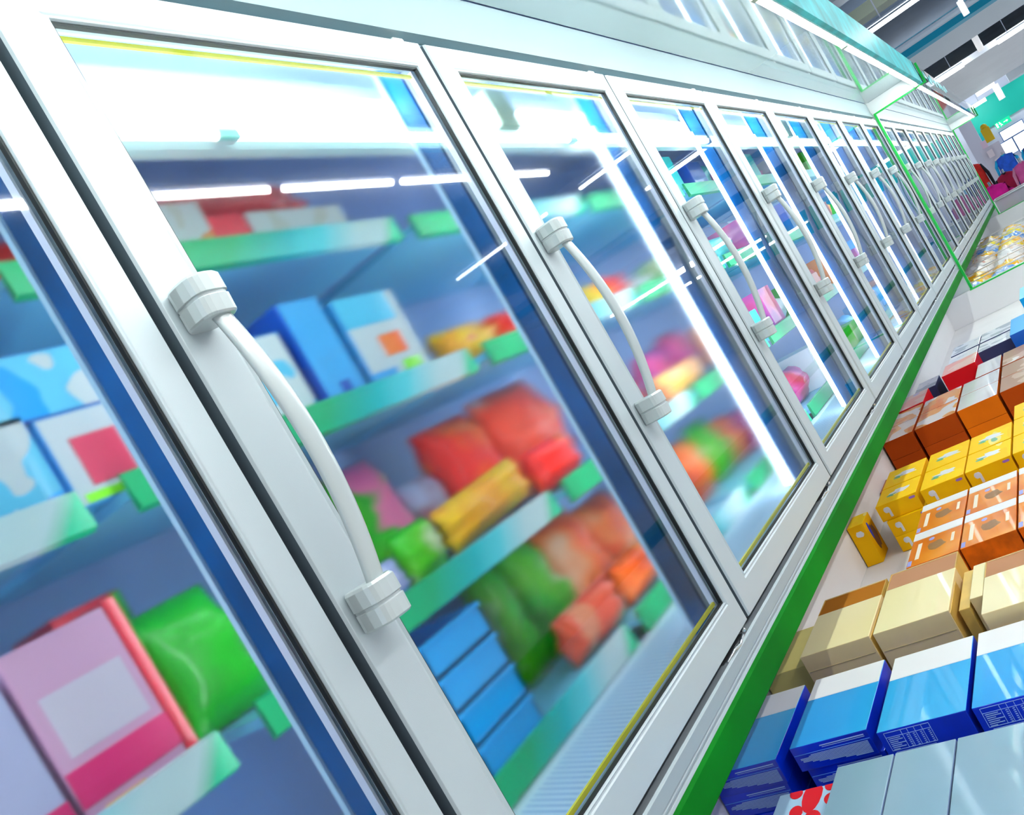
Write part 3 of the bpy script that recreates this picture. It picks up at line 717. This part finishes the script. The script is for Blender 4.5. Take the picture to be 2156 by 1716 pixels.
# ------------------------------------------------------------------ store shell
def struct(name, mb, m, loc=(0, 0, 0)):
    o = mb.build(name, m, None, loc); o['kind'] = 'structure'; return o
XF = 37.
struct('floor', MB().box(-6, XF, -14, 8, -.99, -.95), mat('pale_store_floor', (.88, .87, .85), .25, var=.05, vscale=1.))
struct('ceiling', MB().box(7.5, XF, -9, 4, 3.2, 3.3), mat('slate_ceiling', (.42, .54, .72), .7, var=.2, vscale=.6))
struct('wall_far', MB().box(XF, XF + .2, -14, 8, -.95, 3.3), mat('lavender_wall', (.78, .80, .94), .6, var=.04, vscale=.5))
#struct('wall_left', MB().box(-6, XF, 8, 8.2, -.95, 3.3), mat('lavender_wall', (.78, .80, .94), .6))
struct('wall_right', MB().box(4, XF, -14.2, -14, -.95, 3.3), mat('lavender_wall', (.78, .80, .94), .6))
struct('trim_1', MB().box(XF - .1, XF, -12, .68, 1.62, 2.62), mat('teal_green_fascia', (.0, .60, .45), .5, var=.08, vscale=.4))
SOFF = mat('pale_blue_soffit', (.80, .90, .98), .5); SOFF2 = mat('pale_grey_soffit', (.88, .91, .96), .5, var=.03, vscale=1.)
struct('trim_2', MB().box(14.95, 17.7, -9, 4, 2.5, 2.62), SOFF)
struct('trim_3', MB().box(14.6, 14.95, -9, 4, 2.45, 2.66), mat('cyan_beam_edge', (.0, .45, .70), .4))
struct('trim_4', MB().box(21.1, 30.3, -9, 4, 2.5, 2.62), SOFF2)
struct('trim_5', MB().box(8.6, 9.6, -9, 4, 2.95, 3.2), mat('grey_duct', (.35, .40, .46), .5))
struct('trim_6', MB().box(12.2, 12.6, -9, 4, 2.85, 3.0), mat('olive_duct', (.30, .34, .26), .5))
struct('trim_7', MB().box(10.2, 10.6, -9, 4, 2.8, 2.95), mat('grey_duct', (.35, .40, .46), .5))
struct('trim_8', MB().tube([(13.9, 4, 2.5), (13.9, -9, 2.5)], .05, 8), mat('pale_pipe', (.62, .72, .85), .4))
struct('trim_9', MB().box(30.6, 31.4, -6, -1.1, 2.3, 2.7), SOFF)
LN = 0
lampspec = [(8.8, 'above the canopy, nearest rank'), (11.3, 'in the second rank over the aisle'), (20.85, 'along the edge of the wide grey soffit'), (26.0, 'under the wide grey soffit'), (31.2, 'in the farthest but one rank'), (35.6, 'in the rank by the far wall')]
ytubes = {8.8: [(-3.2, -1.7), (-5.2, -3.7)], 11.3: [(-1.4, .215), (-3.4, -1.8)], 20.85: [(-.41, 1.1), (-2.6, -1.1)], 26.0: [(-9, -7)], 31.2: [(-.75, -.2), (-2.4, -1.35)], 35.6: [(-.32, 1.2), (-3.6, -1.9)]}
for x, where in lampspec:
    for j, (ya, yb) in enumerate(ytubes[x]):
        z = 2.5 if x != 26.0 else 2.4
        r = thing('hanging_tube_lamp', f'white fluorescent tube {where}, {("nearer the freezers", "farther out over the aisle")[j]}', 'ceiling lamp', (x, (ya + yb) / 2, z), 'fluorescent tubes under the ceiling')
        L = abs(yb - ya) / 2
        MB().tube([(0, -L, 0), (0, L, 0)], .0016 * x + .006, 8).build('tube', mat('ceiling_tube_glow', (1, 1, 1), .5, emis=(.95, 1, 1), es=16.), r, smooth=True)
        MB().box(-.03, .03, -L, L, .05, .07).build('fixture', mat('grey_fixture', (.3, .36, .45), .4), r)
        m = MB().tube([(0, -L * .7, .07), (0, -L * .7, .7)], .008, 5).tube([(0, L * .7, .07), (0, L * .7, .7)], .008, 5); m.build('hanger', mat('pale_rod', (.6, .65, .75), .4), r)
for i in range(3):  # unseen tubes added to light the soffits from below
    x = 20.0 + i * 5.8
    r = thing('added_fill_tube', 'unseen fill tube added low beyond the aisle to brighten the soffits', 'ceiling lamp', (x, -7.4, 1.9), 'added fill tubes beyond the aisle')
    MB().tube([(0, -1.4, 0), (0, 1.4, 0)], .03, 8).build('tube', mat('added_fill_glow', (1, 1, 1), .5, emis=(.97, 1, 1), es=50.), r, smooth=True)
    MB().box(-.01, .01, -.01, .01, .03, .62).build('hanger', mat('pale_rod', (.6, .65, .75), .4), r)
for i in range(8):
    r = thing('aisle_tube_lamp', 'long fluorescent tube of the line over the aisle, mirrored in the freezer doors', 'ceiling lamp', (-1.9 + i * 1.3, -3.0, 2.6), 'line of fluorescent tubes over the aisle')
    MB().tube([(-.58, 0, 0), (.58, 0, 0)], .028, 10).build('tube', mat('aisle_tube_glow', (1, 1, 1), .5, emis=(1., 1, .98), es=42.), r, smooth=True)
    MB().box(-.6, .6, -.05, .05, .028, .07).build('fixture', mat('white_fixture', (.8, .84, .9), .4), r)
    MB().box(-.01, .01, -.01, .01, .07, .6).build('hanger', mat('pale_rod', (.6, .65, .75), .4), r)
for i, (x, y, z) in enumerate([(12.0, -.79, 2.13), (18.3, -.79, 2.30), (31.9, -.74, 2.02)]):
    r = thing('hanging_spotlight', f'white cylindrical spotlight hanging {["before the blue soffit", "between the blue and the grey soffit", "before the green fascia"][i]}', 'spotlight', (x, y, z))
    MB().tube([(0, 0, 0), (0, 0, .28 * x / 18)], .055 * x / 18, 12).build('housing', mat('white_lamp_body', (.93, .93, .93), .4, emis=(1, 1, 1), es=.35), r, smooth=True)
    MB().tube([(0, 0, .28 * x / 18), (0, 0, 3.2 - z)], .012, 6).build('hanger', mat('pale_rod', (.6, .65, .75), .4), r)
# exit sign, doorway and window band on the far wall
def onwall(u0, u1, z0, z1, t=.05): return MB().box(XF - t, XF, u0, u1, z0, z1)
r = thing('exit_sign', 'green emergency exit sign over the bright doorway', 'sign', (XF - .3, -.42, 1.42))
MB().box(0, .06, -.26, .26, 0, .22).build('sign_board', mat('exit_green', (.0, .55, .25), .4, emis=(0, .6, .3), es=.5), r)
m = MB().blob((-.01, .10, .17), (.008, .018, .022)).tube([(-.01, .10, .14), (-.01, .07, .09), (-.01, .10, .03)], .014, 6).tube([(-.01, .07, .09), (-.01, .03, .04)], .012, 6).tube([(-.01, .14, .12), (-.01, .06, .13)], .010, 6)
m.box(-.012, 0, -.12, -.02, .10, .12).prism([(-.12, .07), (-.12, .15), (-.18, .11)], 0, -.012, 0); m.box(-.012, 0, .17, .23, .03, .19)
m.build('pictogram', mat('sign_white', (1, 1, 1), .5, emis=(1, 1, 1), es=1.), r)
w1 = struct('window_1', onwall(-.95, -.18, .95, 1.28, .06), mat('lit_window_pane', (1, 1, 1), .3, emis=(.93, .97, 1), es=1.3))
w2 = struct('window_2', onwall(-.42, -.02, .40, .90, .06), mat('lit_window_pane', (1, 1, 1), .3, emis=(.93, .97, 1), es=1.3))
w3 = struct('window_3', onwall(-1.1, -.47, .30, .90, .06), mat('lit_window_pane', (1, 1, 1), .3, emis=(.93, .97, 1), es=1.3))
for w_ in (w1, w2, w3):
    bb = [v.co for v in w_.data.vertices]; ya, yb = min(v.y for v in bb), max(v.y for v in bb); za, zb = min(v.z for v in bb), max(v.z for v in bb)
    f = MB(); t = .03
    f.box(XF - .09, XF - .02, ya - t, yb + t, za - t, za).box(XF - .09, XF - .02, ya - t, yb + t, zb, zb + t).box(XF - .09, XF - .02, ya - t, ya, za, zb).box(XF - .09, XF - .02, yb, yb + t, za, zb)
    fo = f.build('window_frame', mat('steel_blue_frame', (.15, .25, .50), .4), None); fo.location = (0, 0, 0); fo.parent = w_
struct('trim_10', MB().box(33, 33.4, .32, .72, -.95, 2.4), mat('lilac_column', (.66, .66, .80), .5))
struct('trim_11', MB().box(36.6, 36.8, .08, .72, 1.30, 1.62), mat('teal_valance', (.0, .40, .42), .5))

# garments on stands
def garment(x, y, zt, w, h, m, label, rack=True, pants=False, m2=None):
    r = thing('hanging_jacket', label, 'jacket', (x, y, -.95))
    zt = zt + .95
    b = MB(); rr = []
    for (t, ww, dd) in ((0, .16, .10), (.04, .34, .20), (.10, .48, .26), (.3, .46, .28), (.6, .47, .30), (1., .50, .28)):
        rr.append([(dd * w * .8 * math.sin(a) * (1 + .1 * math.sin(5 * a)), ww * w * math.cos(a), zt - t * h) for a in [2 * PI * k / 20 for k in range(20)]])
    b.rings(rr).build('torso', m, r, smooth=True)
    for s in (-1, 1):
        a = MB().tube([(0, s * w * .40, zt - .08 * h), (0, s * w * .56, zt - .35 * h), (-.03, s * w * .60, zt - .80 * h)], [w * .10, w * .11, w * .08], 10, flat=.8)
        a.build('sleeve', m2 or m, r, smooth=True)
    MB().tube([(0, -w * .1, zt), (-.05, 0, zt - .01), (0, w * .1, zt)], w * .05, 8).build('collar', m2 or m, r, smooth=True)
    if rack:
        k = MB().tube([(0, 0, 0.03), (0, 0, zt + .08)], .018, 8).tube([(-.3, 0, .03), (.3, 0, .03)], .02, 6).tube([(0, -.3, .03), (0, .3, .03)], .02, 6)
        k.build('stand', CHROME, r, smooth=True)
    return r
cloth = lambda n, c: mat(n, c, .75, var=.3, vscale=6)
garment(15.0, -.02, .16, .42, .55, cloth('magenta_fabric', (.80, .0, .30)), 'magenta jacket hanging just beyond the end of the freezer row')
garment(19.0, .27, .62, .36, .75, cloth('scarlet_fabric', (.90, .02, .01)), 'scarlet and black jacket nearest the far end panel', m2=cloth('black_fabric', (.01, .01, .02)))
garment(16.5, -.50, .24, .30, .40, cloth('pink_fabric', (.93, .12, .42)), 'pink jacket right of the magenta jacket', m2=cloth('rose_fabric', (.95, .3, .5)))
garment(24.0, -.18, .50, .42, .52, cloth('royal_fabric', (.01, .10, .65)), 'royal blue jacket under the bright window', m2=cloth('sky_fabric', (.0, .40, .85)))
garment(26.0, -.74, .42, .40, .55, cloth('navy_fabric', (.01, .02, .18)), 'navy and sky-blue jacket right of the royal blue one', m2=cloth('sky_fabric', (0, .4, .85)))
garment(18.0, -.18, .20, .36, .70, cloth('crimson_fabric', (.45, .0, .05)), 'dark crimson jacket between the magenta and the pink ones', m2=cloth('black_fabric', (.01, .01, .02)))
garment(18.5, .12, .08, .40, .60, cloth('violet_fabric', (.08, .01, .22)), 'dark violet jacket behind the magenta jacket', m2=cloth('black_fabric', (.01, .01, .02)))
garment(17.5, -.60, .12, .44, .60, cloth('purple_fabric', (.35, .10, .65)), 'purple and navy jacket behind the pink jacket', m2=cloth('navy_fabric', (.01, .02, .18)))
# small wall posters seen beside the jackets
for i, (y, z, c) in enumerate([(.14, .95, (.85, .65, .85)), (.10, .62, (.9, .8, .9)), (.02, .30, (.9, .85, .92))]):
    tag(MB().box(0, .02, 0, .16, 0, .22).build('wall_poster', mat(f'poster_{i}', c, .5), None, (30., y, z)), f'small pale poster, {["topmost", "middle", "lowest"][i]} of three left of the doorway', 'poster')
tag(MB().tube([(0, 0, .95 - .95), (0, 0, .95 + .9)], .02, 6).box(-.02, .02, -.25, .3, .9, 1.9).build('poster_board', mat('pale_lilac_board', (.70, .68, .82), .5), None, (30.1, .1, -.95)), 'pale lilac board carrying the three posters', 'board')
tag(MB().box(0, .3, -.12, .12, 0, .42).blob((.15, 0, .46), (.12, .1, .1), 0).build('hanging_banner', mat('golden_banner', (.75, .50, .0), .5), None, (30., .02, 1.05)), 'small golden banner under the green fascia', 'banner')
# wire bin closing the far chest
r = thing('wire_bin', 'white wire bin with clear panel at the end of the far chest', 'bin', (13.62, -.50, -.95))
m = MB()
for z in (.40, .72, .93):
    m.tube([(0, -.55, z), (0, .48, z)], .012, 6); m.tube([(.7, -.55, z), (.7, .48, z)], .012, 6); m.tube([(0, .48, z), (.7, .48, z)], .012, 6)
for y in np.linspace(-.55, .48, 26): m.tube([(0, y, .40), (0, y, .72)], .004, 5)
for y in (-.55, .48):
    for x in (0, .7): m.tube([(x, y, 0.01), (x, y, .93)], .015, 6)
m.build('wire_frame', WIRE, r, smooth=True)
MB().box(.01, .02, -.54, .47, .73, .92).build('clear_panel', mat('milky_panel', (.80, .84, .93), .2, trans=.5), r)
MB().box(.03, .67, -.53, .46, .38, .41).build('bottom_panel', WHITE, r)
goods = [('amber', (.75, .40, .0), .3), ('plum', (.35, .12, .40), .05), ('grey-blue', (.5, .55, .7), -.25)]
for nm, c, y in goods:
    tag(bag_mesh(.28, .19, .40, y * 9).build('soft_pack', cloth(f'{nm}_film', c), None, (13.95, -.50 + y, -.53), smooth=True), f'{nm} soft pack inside the wire bin at the chest end', 'soft pack')

# ------------------------------------------------------------------ world, camera, render look
w = bpy.data.worlds.new('store_light'); S.world = w; w.use_nodes = True
bg = w.node_tree.nodes['Background']; bg.inputs[0].default_value = (.92, .96, 1., 1); bg.inputs[1].default_value = .38

def rot(wv):
    wv = np.array(wv); t = np.linalg.norm(wv); k = wv / t
    K = np.array([[0, -k[2], k[1]], [k[2], 0, -k[0]], [-k[1], k[0], 0]])
    return np.eye(3) + math.sin(t) * K + (1 - math.cos(t)) * K @ K
R = rot(CAMW)
cam = bpy.data.cameras.new('camera'); co = bpy.data.objects.new('camera', cam); COL.objects.link(co)
M = Matrix(((R[0][0], -R[1][0], -R[2][0]), (R[0][1], -R[1][1], -R[2][1]), (R[0][2], -R[1][2], -R[2][2]))).to_4x4()
M.translation = Vector((CAMC[0], CAMC[1], CAMC[2] + Z0))
co.matrix_world = M
cam.sensor_fit = 'HORIZONTAL'; cam.sensor_width = 36; cam.lens = CAMF * 36 / 2156
cam.shift_x = -(CAMP[0] - 1078) / 2156; cam.shift_y = (CAMP[1] - 858) / 2156
cam.clip_start = .02; cam.clip_end = 200
S.camera = co
S.view_settings.view_transform = 'Standard'; S.view_settings.look = 'None'; S.view_settings.gamma = 1; S.view_settings.use_curve_mapping = False
S.view_settings.exposure = .6
S.cycles.max_bounces = 10; S.cycles.transmission_bounces = 8; S.cycles.glossy_bounces = 4; S.cycles.diffuse_bounces = 3; S.cycles.transparent_max_bounces = 8
S.cycles.caustics_reflective = False; S.cycles.caustics_refractive = True; S.cycles.sample_clamp_indirect = 6.
S.cycles.use_denoising = True
